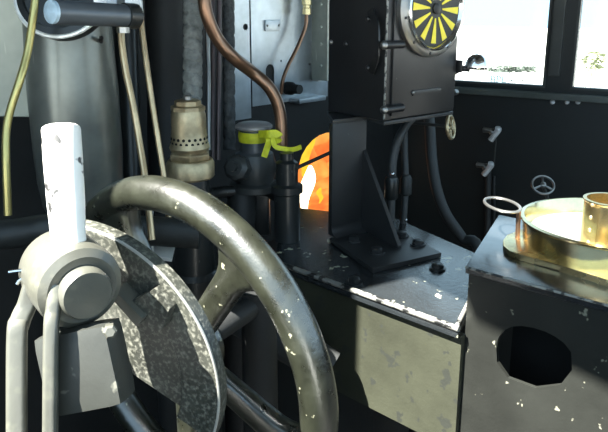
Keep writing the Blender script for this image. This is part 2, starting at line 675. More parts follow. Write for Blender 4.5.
x2 = QA(250, 50).x
x3 = QA(229, 50).x
hh = rnd_hole(245.5, 27, .0085)
bm = holed([V((x3, YB - .005, zb - .03)), V((x2, YB - .005, zb - .03)), V((x2, YB - .005, zt)), V((x3, YB - .005, zt))], [hh], V((0, .004, 0)))
tag(obj('cladding_strip', bm, 'panel_steel', None, False), 'narrow grey steel strip with one round hole, between lagged pipe and wide cladding sheet', 'panel')
# edge strip beside the gauge box
bm = box(QA(321.5, 30, .040), V((1, 0, 0)), V((0, 1, 0)), Z, .009, .03, .14, .002)
for py in (4, 27, 44, 66):
    dome(bm, QA(321, py, .071), bn, .004, .003)
tag(obj('angle_iron', bm, 'pale_plate'), 'pale green upright angle iron between cladding sheet and gauge box', 'angle iron')
# small square lugs under
bm = box(QA(317, 77, .017), V((1, 0, 0)), V((0, 1, 0)), Z, .008, .012, .012, .002)
tag(obj('latch_lug', bm, 'pale_grey'), 'small pale square lug at the lower right of the cladding sheet', 'lug')
bm = lathe(BM(), QA(287, 88, .005), bn, [(.018, 0), (.018, .02), (.013, .026), (.013, .05)], 18)
tag(obj('pipe_boss', bm, 'black_dull'), 'dark round boss on the cladding sheet where the thin copper pipe ends', 'fitting')

# thin copper pipe with a brass union
tp = thing('gauge_pipe', 'thin purple copper pipe with brass union, hanging in front of the cladding sheet', 'pipe', QA(284, 88, .045))
bm = tube(BM(), [QA(308, -20, .045), QA(306.5, 14, .045), QA(305, 28, .045), QA(297, 48, .045), QA(288, 66, .045), QA(283, 80, .045), QA(281, 94, .040)], .0052, 10)
obj('tube', bm, 'copper', tp)
bm = lathe(BM(), QA(306.8, 14.5, .045), Z, [(.0125, 0), (.0125, .016), (.010, .018), (.010, .024), (.014, .026), (.014, .05)], 6)
obj('union_nut', bm, 'brass', tp)

ZT = 1.116                                  # height of the shelf top
# ------------------------------------------------------------------ LEFT: plate, barrel, flange, grip tube, pipes
sp = Q(-15, 60, 1.16)
sp.z = 1.78
bm = box(sp, CD(1, 0, .25), CD(-.25, 0, 1), Z, .125, .006, .42, .003)
tag(obj('side_sheet', bm, 'pale_plate'), 'scratched pale grey-green sheet at the left edge behind the curved brass pipe', 'sheet')

bar = thing('sandbox_barrel', 'dark steel upright barrel casing behind the white lever', 'barrel', Q(76, 215, 1.1))
ba = Q(76, 120, 1.1)
br = 43 * 1.1 / F
zb0 = Q(76, 220, 1.1).z
prof = [(br * .80, 0), (br * .90, .02), (br * .97, .06), (br, .12), (br, .22), (br * .96, .30), (br * .9, .42), (br * .86, .5), (0.0, .5)]
obj('casing', lathe(BM(), V((ba.x, ba.y, zb0)), Z, prof, 48), 'barrel_steel', bar)
bm = BM()
for px, py in ((101, 40),):
    lathe(bm, Q(px, py, 1.03), CD(.35, .1, -1), [(.0035, -.01), (.0035, .012)], 10)
obj('bolt', bm, 'hole_black', bar)

fl = thing('cover_flange', 'round dark cover with a bright worn rim, behind the grey grip tube', 'cover', Q(62, 43, .99))
fn = CD(-.05, .15, -1)
fo = Q(62, -8, .985)
R = 49 * .99 / F
obj('disc', lathe(BM(), fo, fn, [(R - .004, -.02), (R - .004, .004), (R * .8, .006), (R * .78, .001), (0, 0)], 56), 'black_paint', fl)
obj('rim', torus(BM(), fo + fn * .002, fn, R - .003, .0036, 72, 8), 'bright_edge', fl)

gt = thing('grip_tube', 'thick grey horizontal tube with pale blue end cap at top left', 'tube', Q(90, 27, .9))
A, B = Q(53, 12, .84), Q(131, 16, .94)
ax = (B - A).normalized()
rt = 12.2 * .86 / F
obj('tube', lathe(BM(), A, ax, [(rt * .9, 0), (rt, .002), (rt * .98, (B - A).length)], 32), 'tube_grey', gt)
obj('end_cap', lathe(BM(), A - ax * .004, ax, [(0, -.003), (rt * .6, -.002), (rt * .93, 0), (rt * .95, .008)], 32), 'tube_cap', gt)
bm = lathe(BM(), B - ax * .012, ax, [(rt * 1.12, 0), (rt * 1.12, .02)], 32)
obj('collar', bm, 'black_paint', gt)
br_ = box(Q(128, -4, .95), ax, ax.cross(Z), Z, .014, .010, .034, .003)
k = obj('bracket', br_, 'panel_steel', gt)
obj('clamp_nut', lathe(BM(), Q(123, 30, .92), Z, [(.009, -.004), (.009, .004)], 6), 'steel_worn', gt)
bm = box(Q(118, -6, .98), CD(1, 0, .1), CD(0, 0, 1), Z, .035, .008, .03, .004)
obj('mounting_plate', bm, 'panel_steel', gt)


def pipe(name, label, pts, r, material, n=14, cat='pipe', group=None):
    return tag(obj(name, tube(BM(), pts, r, n), material), label, cat, group)


pipe('brass_pipe', 'yellow brass pipe curving down the left edge in front of the scratched sheet',
     [Q(38, -30, .93), Q(34, 10, .93), Q(28, 50, .93), Q(20, 80, .92), Q(11, 108, .92), Q(6.5, 130, .92), Q(6, 160, .92), Q(8, 215, .93)], .0056, 'brass_pipe')
pipe('copper_pipe', 'thin copper pipe running down from the grip tube bracket, nearest the barrel',
     [Q(121, 26, .97), Q(122, 45, .97), Q(126, 72, .97), Q(133, 105, .97), Q(139, 140, .97), Q(146, 185, .96), Q(152, 240, .95)], .0052, 'copper_light')
pipe('copper_pipe', 'thin copper pipe second from the barrel, beside the bronze valve',
     [Q(137, -30, 1.05), Q(141, 20, 1.05), Q(146, 60, 1.05), Q(151, 95, 1.05), Q(158, 140, 1.05), Q(165, 185, 1.05), Q(171, 240, 1.05)], .0048, 'copper_light')
# dark column pipes behind
bm = tube(BM(), [Q(124, -40, 1.26), Q(128, 100, 1.26), Q(134, 260, 1.26)], .0217, 20)
tag(obj('stand_pipe', bm, 'black_paint'), 'black upright pipe between the barrel and the thin copper pipes', 'pipe')
bm = tube(BM(), [Q(164, -40, 1.32), Q(167, 100, 1.32), Q(170, 270, 1.32), V((Q(170, 270, 1.32).x, Q(170, 270, 1.32).y, 0))], .040, 24, smooth=False)
tag(obj('steam_pipe', bm, 'black_dull'), 'thick black upright pipe left of the lagged pipe', 'pipe')


def lagged(name, label, p0, p1, r, material, turns, jag=.0022):
    bm = BM()
    n = 18
    L_ = 90
    d = p1 - p0
    a, b, c = basis(d)
    rings = []
    for i in range(L_ + 1):
        t = i / L_
        row = []
        for j in range(n):
            ph = 2 * PI * j / n
            w = (t * turns + ph / (2 * PI)) % 1
            q = r - jag * (1 if w < .12 else 0) + jag * .6 * math.sin(w * PI) + random.uniform(-1, 1) * jag * .18
            row.append(bm.verts.new(p0 + d * t + (a * math.cos(ph) + b * math.sin(ph)) * q))
        rings.append(row)
    for i in range(L_):
        for j in range(n):
            bm.faces.new((rings[i][j], rings[i][(j + 1) % n], rings[i + 1][(j + 1) % n], rings[i + 1][j]))
    bm.faces.new(rings[0][::-1])
    bm.faces.new(rings[-1])
    return tag(obj(name, bm, material), label, 'pipe')


VX, VD = 190.5, 1.15
vb = Q(VX, 165, VD)
lagged('lagged_pipe', 'grey rope-lagged upright pipe standing above the bronze valve', Q(VX + 2, 104, 1.19), Q(VX + 2.5, -45, 1.19), .0168, 'lagging', 13)
lagged('lagged_pipe', 'darker rope-lagged upright pipe beside the grey cladding strip', Q(229.5, 150, 1.40), Q(228, -45, 1.40), .0125, 'lagging_dark', 16)
pipe('drain_pipe', 'slim pale steel upright pipe right beside the grey lagged pipe', [Q(207, 30, 1.33), Q(208, 70, 1.33), Q(209, 150, 1.33)], .005, 'steel_worn', 10)
pipe('drain_pipe', 'slim purple-brown upright pipe behind the thick copper pipe', [Q(219, -40, 1.36), Q(219, 40, 1.36), Q(218, 160, 1.36)], .0052, 'purple_pipe', 10)
pipe('drain_pipe', 'slim dark upright pipe between the steel and the purple-brown pipes', [Q(213, -40, 1.37), Q(213, 40, 1.37), Q(213, 160, 1.37)], .0048, 'purple_pipe', 10)
pipe('injector_pipe', 'thick bent copper pipe sweeping down to the yellow tape',
     [Q(201, -50, 1.13), Q(203.5, -10, 1.13), Q(207, 15, 1.14), Q(217, 38, 1.16), Q(233, 57, 1.18), Q(252, 72, 1.22), Q(268, 86, 1.23), Q(277, 102, 1.24), Q(281, 122, 1.25), Q(281, 150, 1.26)],
     .0118, 'copper', 18)

# ------------------------------------------------------------------ bronze safety valve
vt = thing('relief_valve', 'bronze relief valve with rows of vent holes under the lagged pipe', 'valve', V((vb.x, vb.y, 0)))
k = VD / F


def vz(py):
    return Q(VX, py, VD).z


vc = V((vb.x, vb.y, 0))
bm = lathe(BM(), vc, Z, [(18.5 * k, vz(150)), (20.0 * k, vz(146)), (18.3 * k, vz(141)), (17.2 * k, vz(125)), (17.0 * k, vz(112)), (15.5 * k, vz(107))], 36)
for row, py in enumerate((136, 140.5, 145)):
    for j in range(20):
        t = 2 * PI * (j + .5 * (row % 2)) / 20
        d = V((math.cos(t), math.sin(t), 0))
        lathe(bm, vc + Z * vz(py) + d * (18.0 * k - .001), d, [(.0027, 0), (.0027, .0016)], 8, mi=1)
obj('vent_cage', bm, ['bronze', 'hole_black'], vt)
obj('hex_cap', lathe(BM(), vc, Z, [(17 * k, vz(108)), (17 * k, vz(104)), (15 * k, vz(103)), (13 * k, vz(103)), (13 * k, vz(98.5)), (11 * k, vz(97.5))], 8), 'bronze', vt)
obj('spindle', lathe(BM(), vc, Z, [(4 * k, vz(99)), (4 * k, vz(94)), (2.5 * k, vz(92.5))], 12), 'steel_worn', vt)
obj('hex_base', lathe(BM(), vc, Z, [(20 * k, vz(159)), (21.5 * k, vz(157)), (21.5 * k, vz(152)), (18 * k, vz(148.5))], 6, phase=.4), 'bronze', vt)
obj('flange', lathe(BM(), vc, Z, [(22 * k, vz(178)), (23.8 * k, vz(176)), (23.8 * k, vz(162)), (21.5 * k, vz(158.5))], 36), 'bronze', vt)
bm = lathe(BM(), vc, Z, [(30 * k, 0), (30 * k, .02), (26 * k, .024), (26 * k, vz(285)), (21 * k, vz(280)), (20 * k, vz(200)), (18 * k, vz(178.5))], 32)
obj('iron_body', bm, 'black_paint', vt)

# ------------------------------------------------------------------ yellow-taped clack valve
TX, TD = 254, 1.3
k2 = TD / F
tc_ = Q(TX, 140, TD)
tz = lambda py: Q(TX, py, TD).z
tcc = V((tc_.x, tc_.y, 0))
cv = thing('clack_valve', 'grey iron valve with flat round cap, wrapped with yellow tape', 'valve', V((tc_.x, tc_.y, tz(190))))
obj('cap', lathe(BM(), tcc, Z, [(16 * k2, tz(128.5)), (18.5 * k2, tz(127)), (18.5 * k2, tz(124.5)), (16 * k2, tz(122.5)), (0, tz(121))], 32), 'cap_grey', cv)
obj('neck', lathe(BM(), tcc, Z, [(19 * k2, tz(154)), (14.5 * k2, tz(151)), (14.2 * k2, tz(129))], 28), 'tube_grey', cv)
bm = lathe(BM(), tcc, Z, [(25 * k2, tz(192)), (25 * k2, tz(186)), (19 * k2, tz(184)), (23 * k2, tz(170)), (20 * k2, tz(158)), (19 * k2, tz(153.5))], 28)
obj('body', bm, 'valve_grey', cv)
bm = lathe(BM(), Q(238, 168, 1.27), CD(-.35, .1, -1), [(13 * k2, -.03), (13 * k2, .012), (9 * k2, .02), (5 * k2, .02), (5 * k2, .03)], 8)
obj('side_nut', bm, 'valve_grey', cv)
yt = thing('yellow_tape', 'bright yellow tape knotted round the grey valve below its flat cap', 'tape', tcc + Z * tz(141))
bm = lathe(BM(), tcc, Z, [(15.3 * k2, tz(141)), (15.8 * k2, tz(136)), (15.3 * k2, tz(130.5)), (14.4 * k2, tz(130.5)), (14.4 * k2, tz(141))], 32)
obj('band', bm, 'yellow_tape', yt)


def ribbon(bm, pts, w, wd, th=.0012):
    ps = spline(pts, 6)
    rows = []
    for i, p in enumerate(ps):
        t = (ps[min(i + 1, len(ps) - 1)] - ps[max(i - 1, 0)]).normalized()
        s = (wd - t * wd.dot(t)).normalized()
        nn = t.cross(s) * th
        rows.append([bm.verts.new(p + s * w + nn), bm.verts.new(p - s * w + nn), bm.verts.new(p - s * w - nn), bm.verts.new(p + s * w - nn)])
    for i in range(len(rows) - 1):
        for j in range(4):
            bm.faces.new((rows[i][j], rows[i][(j + 1) % 4], rows[i + 1][(j + 1) % 4], rows[i + 1][j]))
    bm.faces.new(rows[0][::-1])
    bm.faces.new(rows[-1])
    return bm


bm = ribbon(BM(), [Q(262, 133, 1.25), Q(269, 139, 1.23), Q(267, 148, 1.235), Q(264, 157, 1.24)], .006, CD(1, 0, 0))
ribbon(bm, [Q(259, 134, 1.25), Q(268, 134, 1.225), Q(275, 133.5, 1.225), Q(280, 137, 1.225), Q(276, 140, 1.23), Q(268, 136, 1.24)], .007, CD(0, 1, 0))
obj('knot', bm, 'yellow_tape', yt)
bm = ribbon(BM(), [Q(272, 136, 1.228), Q(275, 146, 1.225), Q(284, 149, 1.225), Q(293, 149.5, 1.24), Q(301, 147, 1.26)], .0045, CD(0, 1, .2))
obj('tail', bm, 'yellow_tape', yt)

# black fittings in the middle ground
CXp, CDp = 287, 1.24
cc = Q(CXp, 200, CDp)
kz = CDp / F
cz = lambda py: Q(CXp, py, CDp).z
bm = lathe(BM(), V((cc.x, cc.y, 0)), Z, [(13 * kz, ZT + .0005), (13 * kz, cz(193)), (16 * kz, cz(191)), (16 * kz, cz(184)), (11 * kz, cz(182)), (11 * kz, cz(160)), (7 * kz, cz(157)), (7 * kz, cz(150))], 28)
tag(obj('water_valve', bm, 'black_paint'), 'black cylindrical fitting left of the fire hole, standing on the shelf end', 'valve')
bm = tube(BM(), [Q(243, 188, 1.32), Q(240, 230, 1.31), Q(236, 300, 1.30), V((Q(236, 300, 1.30).x, Q(236, 300, 1.30).y, 0))], .030, 22)
tag(obj('delivery_pipe', bm, 'black_dull'), 'thick black pipe dropping from the yellow-taped valve', 'pipe')
bm = tube(BM(), [Q(205, 196, 1.30), Q(225, 192, 1.30), Q(262, 190, 1.31), Q(276, 196, 1.33)], .012, 14)
tag(obj('link_pipe', bm, 'black_paint'), 'short black level pipe joining the black fittings behind the handwheel', 'pipe')
bm = box(Q(262, 214, 1.34), CD(1, 0, 0), CD(0, 0, 1), Z, .016, .02, .045, .006)
tag(obj('valve_block', bm, 'black_paint'), 'black square block between the black cylinder and the thick black pipe', 'block')

# big level pipe behind the lever
bm = tube(BM(), [Q(-60, 238, .985), Q(10, 234, .985), Q(60, 227, .985), Q(120, 229, .99), Q(200, 234, 1.0)], .0228, 22)
tag(obj('feed_hose', bm, 'hose_grey'), 'thick dark grey level hose behind the white lever and the handwheel', 'hose')
# pale plate and thin upright rod below it, standing in for a sunlit patch
br2 = thing('sunlit_patch', 'pale plate and rod standing in for a sunlit patch under the grey hose, seen through the handwheel', 'bracket', Q(160, 262, 1.0))
bm = box(Q(157, 251, 1.02), CD(1, -.12, 0), CD(0, .75, 1), CD(0, 1, -.75), .026, .016, .004, .002)
obj('foot', bm, 'pale_grey', br2)
bm = tube(BM(), [Q(151, 196, 1.0), Q(152, 262, 1.0)], .0032, 8, smooth=False)
obj('rod', bm, 'pale_grey', br2)
bm = tube(BM(), [Q(215, 306, 1.1), Q(250, 322, 1.08), Q(300, 350, 1.05), Q(330, 370, 1.04)], .031, 24)
tag(obj('exhaust_pipe', bm, 'hose'), 'thick dark pipe slanting below the handwheel spoke', 'pipe')

# ------------------------------------------------------------------ SHELF with stanchion and gauge box
sh = thing('steel_shelf', 'black steel shelf with worn front lip carrying the gauge box stand', 'shelf', QZ(390, 300, ZT) - Z * .16)
tp_ = [QZ(458.5, 330, ZT), QZ(274, 262, ZT), QZ(285, 206, ZT), QZ(398, 219, ZT), None]
lsd = QZ(499, 214.5, 1.205) - QZ(465.5, 266.5, 1.205)
tp_[4] = tp_[0] + lsd * 1.08
tp_[3] = tp_[4] + (tp_[3] - tp_[4]) * 1.0
bm = prism(BM(), tp_, -Z * .014)
bevel(bm, .0025)
obj('top', bm, 'shelf_black', sh)
fa, fb = tp_[0], tp_[1]
fd = (fb - fa).normalized()
fnrm = Z.cross(fd).normalized()
if fnrm.dot(FH) > 0:
    fnrm = -fnrm
bm = prism(BM(), [fa - fnrm * .010 - Z * .0145, fb - fnrm * .010 - Z * .0145, fb - fnrm * .010 - Z * .20, fa - fnrm * .010 - Z * .20], -fnrm * .012)
obj('front_face', bm, 'shelf_front', sh)
bm = tube(BM(), [fa + Z * .001 - fnrm * .001, fb + Z * .001 - fnrm * .001], .0045, 10, smooth=False)
obj('lip', bm, 'worn_edge', sh)
rgt = (tp_[4] - tp_[0]).normalized()
bm = tube(BM(), [fa + Z * .002 + rgt * .004 + fd * .004, fa + rgt * .09 + fd * .006 + Z * .002], .0035, 10, smooth=False)
obj('side_lip', bm, 'worn_edge', sh)
bm = box(QZ(330, 240, ZT) - Z * .58, fd, fnrm, Z, .16, .06, .54, .004)
obj('pedestal', bm, 'black_dull', sh)
for px, py in ((437.5, 268.5), (354, 282.5)):
    obj('bolt', hexbolt(BM(), QZ(px, py, ZT + .001), Z, .0105, .009), 'black_paint', sh)

st = thing('gauge_stand', 'black welded bracket with gusset and bolted foot on the steel shelf', 'stand', QZ(384, 245, ZT))
zp = ZT + .009
fp = [QZ(373, 268.5, zp), QZ(441.5, 252.5, zp), QZ(396, 229, zp), QZ(329.5, 237.5, zp)]
# square the plate up
bm = prism(BM(), fp, -Z * .0088)
bevel(bm, .0015)
obj('foot_plate', bm, 'black_stand', st)
for px, py in ((377, 252), (418, 244.5), (401.5, 236), (354, 240.5)):
    obj('bolt', hexbolt(BM(), QZ(px, py, zp + .001), Z, .0105, .009), 'black_stand', st)
# gauge box footprint
g0 = Q(384, 121.5, 1.18)
ZG = g0.z
g1 = QZ(453.5, 111, ZG)
g3 = QZ(329, 108, ZG)
e1 = (g1 - g0).normalized()
e2 = V((-e1.y, e1.x, 0))
if e2.dot(g3 - g0) < 0:
    e2 = -e2
w1 = (g1 - g0).length
w2 = (g3 - g0).dot(e2) * .83
# upright plate and gusset
c0 = QZ(331.5, 236, zp)
c1 = QZ(364.5, 228.5, zp)
cd = (c1 - c0).normalized()
cn = Z.cross(cd).normalized()
if cn.dot(FH) < 0:
    cn = -cn
wc = (c1 - c0).length
poly = [c0, c1, c1 + cn * .012, c0 + cn * .012]
bm = prism(BM(), [p - Z * .0005 for p in poly], Z * (ZG - zp - .007))
bevel(bm, .003)
obj('upright', bm, 'black_stand', st)
flat = lambda p: V((p.x, p.y, ZG - .0075))
bm = prism(BM(), [flat(p) for p in (g0, g0 + e1 * w1, g0 + e1 * w1 + e2 * w2, g0 + e2 * w2, c0, c1)], Z * .007)
bevel(bm, .0015)
obj('top_plate', bm, 'black_stand', st)
# curved fillet at the upright's foot
bm = BM()
prof = []
for i in range(9):
    t = i / 8 * PI / 2
    prof.append((.018 * (1 - math.sin(t)), .018 * (1 - math.cos(t))))
pl = [c0 - cn * 0 - cn * a + Z * b for a, b in prof] + [c0 + cn * .004, c0 + cn * .004]
pl = [c0 - cn * a + Z * b for a, b in prof] + [c0 + cn * .004 + Z * .018, c0 + cn * .004]
prism(bm, pl, cd * wc)
obj('fillet', bm, 'black_stand', st)
go = QZ(399.5, 248.5, zp)
gb = c1 + cn * .012 - cd * .003
gdir = (go - gb)
gt_h = QP(365, 141, gb, (FH - Z * 0)).z - zp
gl = gdir.normalized()
gs = Z.cross(gl).normalized() * .004
bm = prism(BM(), [gb - gs, go - gs, go - gs + Z * .006, gb - gs + Z * gt_h], gs * 2)
bevel(bm, .0012)
obj('gusset', bm, 'black_stand', st)

gbx = thing('gauge_box', 'tall black steel box with yellow and black round dial, on the welded bracket', 'gauge box', (g0 + e1 * w1 / 2 + e2 * w2 / 2))
HB = .36
bm = prism(BM(), [g0 + Z * .0, g0 + e1 * w1, g0 + e1 * w1 + e2 * w2, g0 + e2 * w2], Z * HB)
bevel(bm, .004, 3)
obj('case', bm, 'black_box', gbx)
# worn front corner bead
bm = tube(BM(), [g0 + Z * .004 + (e1 + e2) * .0005, g0 + Z * (HB - .004) + (e1 + e2) * .0005], .0022, 8, smooth=False)
obj('corner_bead', bm, 'worn_edge', gbx)


def GF(px, py, off=0.0):     # on the dial face of the box
    return QP(px, py, g0 - e2 * off, -e2)


def GL(px, py, off=0.0):     # on the left face of the box
    return QP(px, py, g0 - e1 * off, -e1)


# door sheet on the dial face
dsc = (GF(388, 60) + GF(452, 60)) / 2
bm = box(g0 + e1 * (w1 / 2 + .004) + Z * (HB / 2) - e2 * .002, e1, e2, Z, w1 / 2 - .010, .003, HB / 2 - .008, .002)
door = obj('door', bm, 'black_box', gbx)
for py in (45, 109.5):
    p = GF(387, py, .008)
    bm = tube(BM(), [p - e1 * .008, p + e1 * .040], .0072, 14, smooth=False)
    h = obj('hinge', bm, 'black_box', gbx)
    bm = dome(BM(), p - e1 * .008, -e1, .0078, .006, 14)
    obj('hinge_pin', bm, 'steel_worn', h)
p0, p1 = GF(412, 92.5, .005), GF(440, 91, .005)
bm = box((p0 + p1) / 2, e1, e2, Z, (p1 - p0).length / 2, .003, .0055, .0025)
obj('slot_cover', bm, 'black_box', gbx)
obj('rivet', dome(BM(), p0 - e2 * .003, -e2, .003, .003), 'steel_worn', gbx)
bm = lathe(BM(), GF(453.5, 92.5, -.01), e1, [(.006, 0), (.006, .010)], 8)
obj('catch', bm, 'steel_worn', gbx)
# strap handle on the left face
bm = ribbon(BM(), [GL(371, 10, .003), GL(373, 16, .010), GL(376.5, 28, .018), GL(376.5, 54, .018), GL(373.5, 66, .010), GL(371.5, 73, .003)], .006, e2, .002)
hd = obj('strap_handle', bm, 'black_box', gbx)
for py in (19, 68):
    obj('rivet', dome(BM(), GL(368, py, .001), -e1, .0055, .004), 'black_box', gbx)
obj('rivet', dome(BM(), GL(346, 44, .001), -e1, .0055, .004), 'black_box', gbx)
obj('rivet', dome(BM(), GL(331, 42, .001), -e1, .0045, .004), 'steel_worn', gbx)
# dial
dc = GF(429.5, 8.5, .004)
dn = -e2
RD = .088
bm = lathe(BM(), dc, dn, [(RD, -.002), (RD, .010), (RD - .004, .014), (RD - .012, .015), (RD - .013, .010)], 64)
bz = obj('bezel', bm, 'steel_worn', gbx)
bm = BM()
prof = [(RD - .012, .010), (RD - .0125, .020), (RD - .016, .0215), (RD - .023, .014), (RD - .024, .009)]
lathe(bm, dc, dn, prof, 64)
obj('dial_ring', bm, 'chrome', gbx)
rf = RD - .021
obj('dial_face', lathe(BM(), dc, dn, [(rf, .012), (rf, .0155), (0, .0155)], 48), 'dial_black', gbx)
bm = BM()
da, db = e1, Z
NW = 12
for i in range(NW):
    t = 2 * PI * (i + .5) / NW + .20
    u = da * math.cos(t) + db * math.sin(t)
    v = -da * math.sin(t) + db * math.cos(t)
    r0, r1 = rf * .26, rf * .93
    h0, h1 = .0014, .0068
    q = dc + dn * .0157
    prism(bm, [q + u * r0 - v * h0, q + u * r1 - v * h1, q + u * r1 + v * h1, q + u * r0 + v * h0], dn * .0008)
obj('dial_rays', bm, 'dial_yellow', gbx)
obj('dial_hub', lathe(BM(), dc + dn * .0155, dn, [(.010, 0), (.010, .003), (.006, .005)], 16), 'dial_black', gbx)
for i in range(10):
    t = 2 * PI * i / 10 + .2
    obj('bezel_screw', dome(BM(), dc + dn * .0145 + (da * math.cos(t) + db * math.sin(t)) * (RD - .0075), dn, .003, .002, 8), 'black_box', bz)
# chrome domed cup on an arm
arm = tube(BM(), [GF(452, 74, -.02), Q(457, 70.5, 1.29), Q(462, 68.5, 1.285), Q(470, 69, 1.28)], .006, 10)
ao = obj('side_arm', arm, 'black_box', gbx)
bm = lathe(BM(), Q(476, 68, 1.28), CD(.05, 1, -.12), [(.021, -.003), (.0225, .001), (.021, .010), (.017, .019), (.010, .0255), (0, .028)], 28)
obj('domed_cup', bm, 'chrome', ao)
bm = box(Q(457, 66, 1.28), e1, e2, Z, .003, .012, .012, .002)
obj('arm_plate', bm, 'black_box', ao)

# pipes beneath the gauge box
pipe('gauge_hose', 'black bent pipe under the gauge box, left one with chrome nut',
     [Q(412, 118, 1.33), Q(405, 127, 1.32), Q(398, 140, 1.31), Q(393, 160, 1.31), Q(391.5, 185, 1.31), Q(390.5, 221, 1.31)], .0088, 'hose')
un = thing('pipe_union', 'black pipe union with bright stud on the left pipe under the gauge box', 'union', Q(391, 196, 1.31))
obj('sleeve', lathe(BM(), Q(391, 199, 1.31), Z, [(.011, 0), (.0135, .003), (.0135, .04), (.011, .046)], 16), 'black_paint', un)
obj('stud', dome(BM(), Q(392.5, 174, 1.293), CD(0, .2, -1), .004, .004), 'chrome', un)
pipe('gauge_hose', 'black straight pipe under the gauge box, right of the bent one',
     [Q(404, 118, 1.36), Q(404.5, 150, 1.36), Q(405.5, 185, 1.36), Q(403, 228, 1.36)], .0072, 'hose')
un = thing('pipe_union', 'grey thick union on the straight pipe under the gauge box', 'union', Q(405, 196, 1.36))
obj('sleeve', lathe(BM(), Q(405.5, 195, 1.36), Z, [(.009, 0), (.0125, .003), (.0125, .035), (.009, .042)], 16), 'hose_grey', un)
obj('stud', dome(BM(), Q(406, 220, 1.345), CD(0, .2, -1), .003, .003), 'chrome', un)
pipe('cable', 'long black flexible cable hanging behind the gauge box down past the shelf',
     [Q(428, 105, 1.5), Q(430, 130, 1.5), Q(432, 160, 1.5), Q(437, 190, 1.5), Q(446, 214, 1.5), Q(462, 238, 1.5), Q(480, 270, 1.48), V((Q(480, 270, 1.48).x, Q(480, 270, 1.48).y, .4)), V((Q(480, 270, 1.48).x, Q(480, 270, 1.48).y, 0))], .0125, 'hose')
hw = thing('hand_valve', 'small brassy five-spoke valve handwheel under the gauge box', 'valve', Q(450, 140, 1.32))
hn = CD(.86, .05, -.5)
ho = Q(450.5, 127, 1.32)
obj('rim', torus(BM(), ho, hn, .023, .0038, 36, 8), 'bronze', hw)
bm = BM()
a, b, c = basis(hn)
for i in range(5):
    t = 2 * PI * i / 5
    tube(bm, [ho, ho + (a * math.cos(t) + b * math.sin(t)) * .023], .0026, 6, smooth=False)
obj('spokes', bm, 'bronze', hw)
obj('hub', lathe(BM(), ho - hn * .004, hn, [(.006, 0), (.006, .008)], 12), 'bronze', hw)
bm = tube(BM(), [ho, Q(430, 124.5, 1.36), Q(404, 122, 1.40)], .0035, 8, smooth=False)
obj('stem', bm, 'hose', hw)

# ------------------------------------------------------------------ fittings on the window wall
ck = thing('drain_cock', 'upper bright drain cock of the pair on the black side wall', 'cock', QW(491, 140, .0))


def cock(t, px, py):
    p = QW(px, py, .03)
    obj('body', lathe(BM(), QW(px, py, 0), WN, [(.010, 0), (.010, .012), (.008, .014), (.008, .034), (.005, .036)], 12), 'steel_worn', t)
    obj('side_nut', lathe(BM(), p - WD * 0 + WD * .008, WD, [(.0075, 0), (.0095, .026), (.006, .028)], 6), 'steel_worn', t)
    a_ = p - WD * .012 + Z * .004
    obj('spout', tube(BM(), [p - WD * .004 + Z * .006, a_ + Z * .002, p - WD * .0 - Z * .014, p + WD * .010 - Z * .030], .0095, 12), 'cock_bright', t)


cock(ck, 494.5, 131)
ck = thing('drain_cock', 'lower bright drain cock of the pair on the black side wall', 'cock', QW(486, 176, .0))
cock(ck, 487.5, 166)
tag(obj('connecting_rod', tube(BM(), [QW(496.5, 134, .03), QW(494, 166, .03)], .0022, 8, smooth=False), 'frame_grey'),
    'thin grey rod linking the two bright drain cocks', 'rod')
pipe('down_pipe', 'slim black pipe running down from the lower drain cock', [QW(488, 168, .018), QW(488, 190, .018), QW(487, 260, .018)], .010, 'hose')
pipe('down_pipe', 'slimmer black pipe beside the one under the drain cock', [QW(494, 176, .012), QW(494, 200, .012), QW(494, 260, .012)], .005, 'hose', 10)
wv = thing('hand_valve', 'small grey three-spoke valve handwheel lying flat before the black side wall', 'valve', Q(547, 203, 1.45))
wn = CD(-.05, .62, -.78)
wn = CD(-.1, .55, -.8)
wo = Q(543, 185, 1.45)
obj('rim', torus(BM(), wo, wn, .0235, .0028, 36, 8), 'steel_worn', wv)
bm = BM()
a, b, c = basis(wn)
for i in range(3):
    t = 2 * PI * i / 3 + .5
    tube(bm, [wo, wo + (a * math.cos(t) + b * math.sin(t)) * .0235], .0026, 6, smooth=False)
obj('spokes', bm, 'steel_worn', wv)
obj('nut', lathe(BM(), wo - wn * .004, wn, [(.0065, 0), (.0065, .008), (.003, .010)], 8), 'steel_worn', wv)
bm = tube(BM(), [wo - wn * .003, Q(547, 197, 1.47), Q(551, 215, 1.52), QW(551, 225, 0)], .004, 8)
obj('stem', bm, 'frame_grey', wv)

# ------------------------------------------------------------------ RIGHT: locker with brass bowl
ZL = 1.205
lk = thing('locker', 'black steel locker with arched cut-out in its front, carrying the brass bowl', 'locker', QZ(560, 290, ZL) - Z * .6)
l0, l1 = QZ(465.5, 266.5, ZL), QZ(499, 214.5, ZL)
lf = (QZ(608, 305, ZL) - l0).normalized()
l3 = l0 + lf * .62
l2 = l1 + lf * .55
bm = prism(BM(), [l0, l1, l2, l3], -Z * .010)
bevel(bm, .002)
obj('top', bm, 'locker_top', lk)
ln = Z.cross(lf).normalized()
if ln.dot(FH) > 0:
    ln = -ln
HL = .62
fo_ = l0 - ln * .004 + lf * .004 - Z * .0105


def LFp(px, py):
    return QP(px, py, fo_, ln)


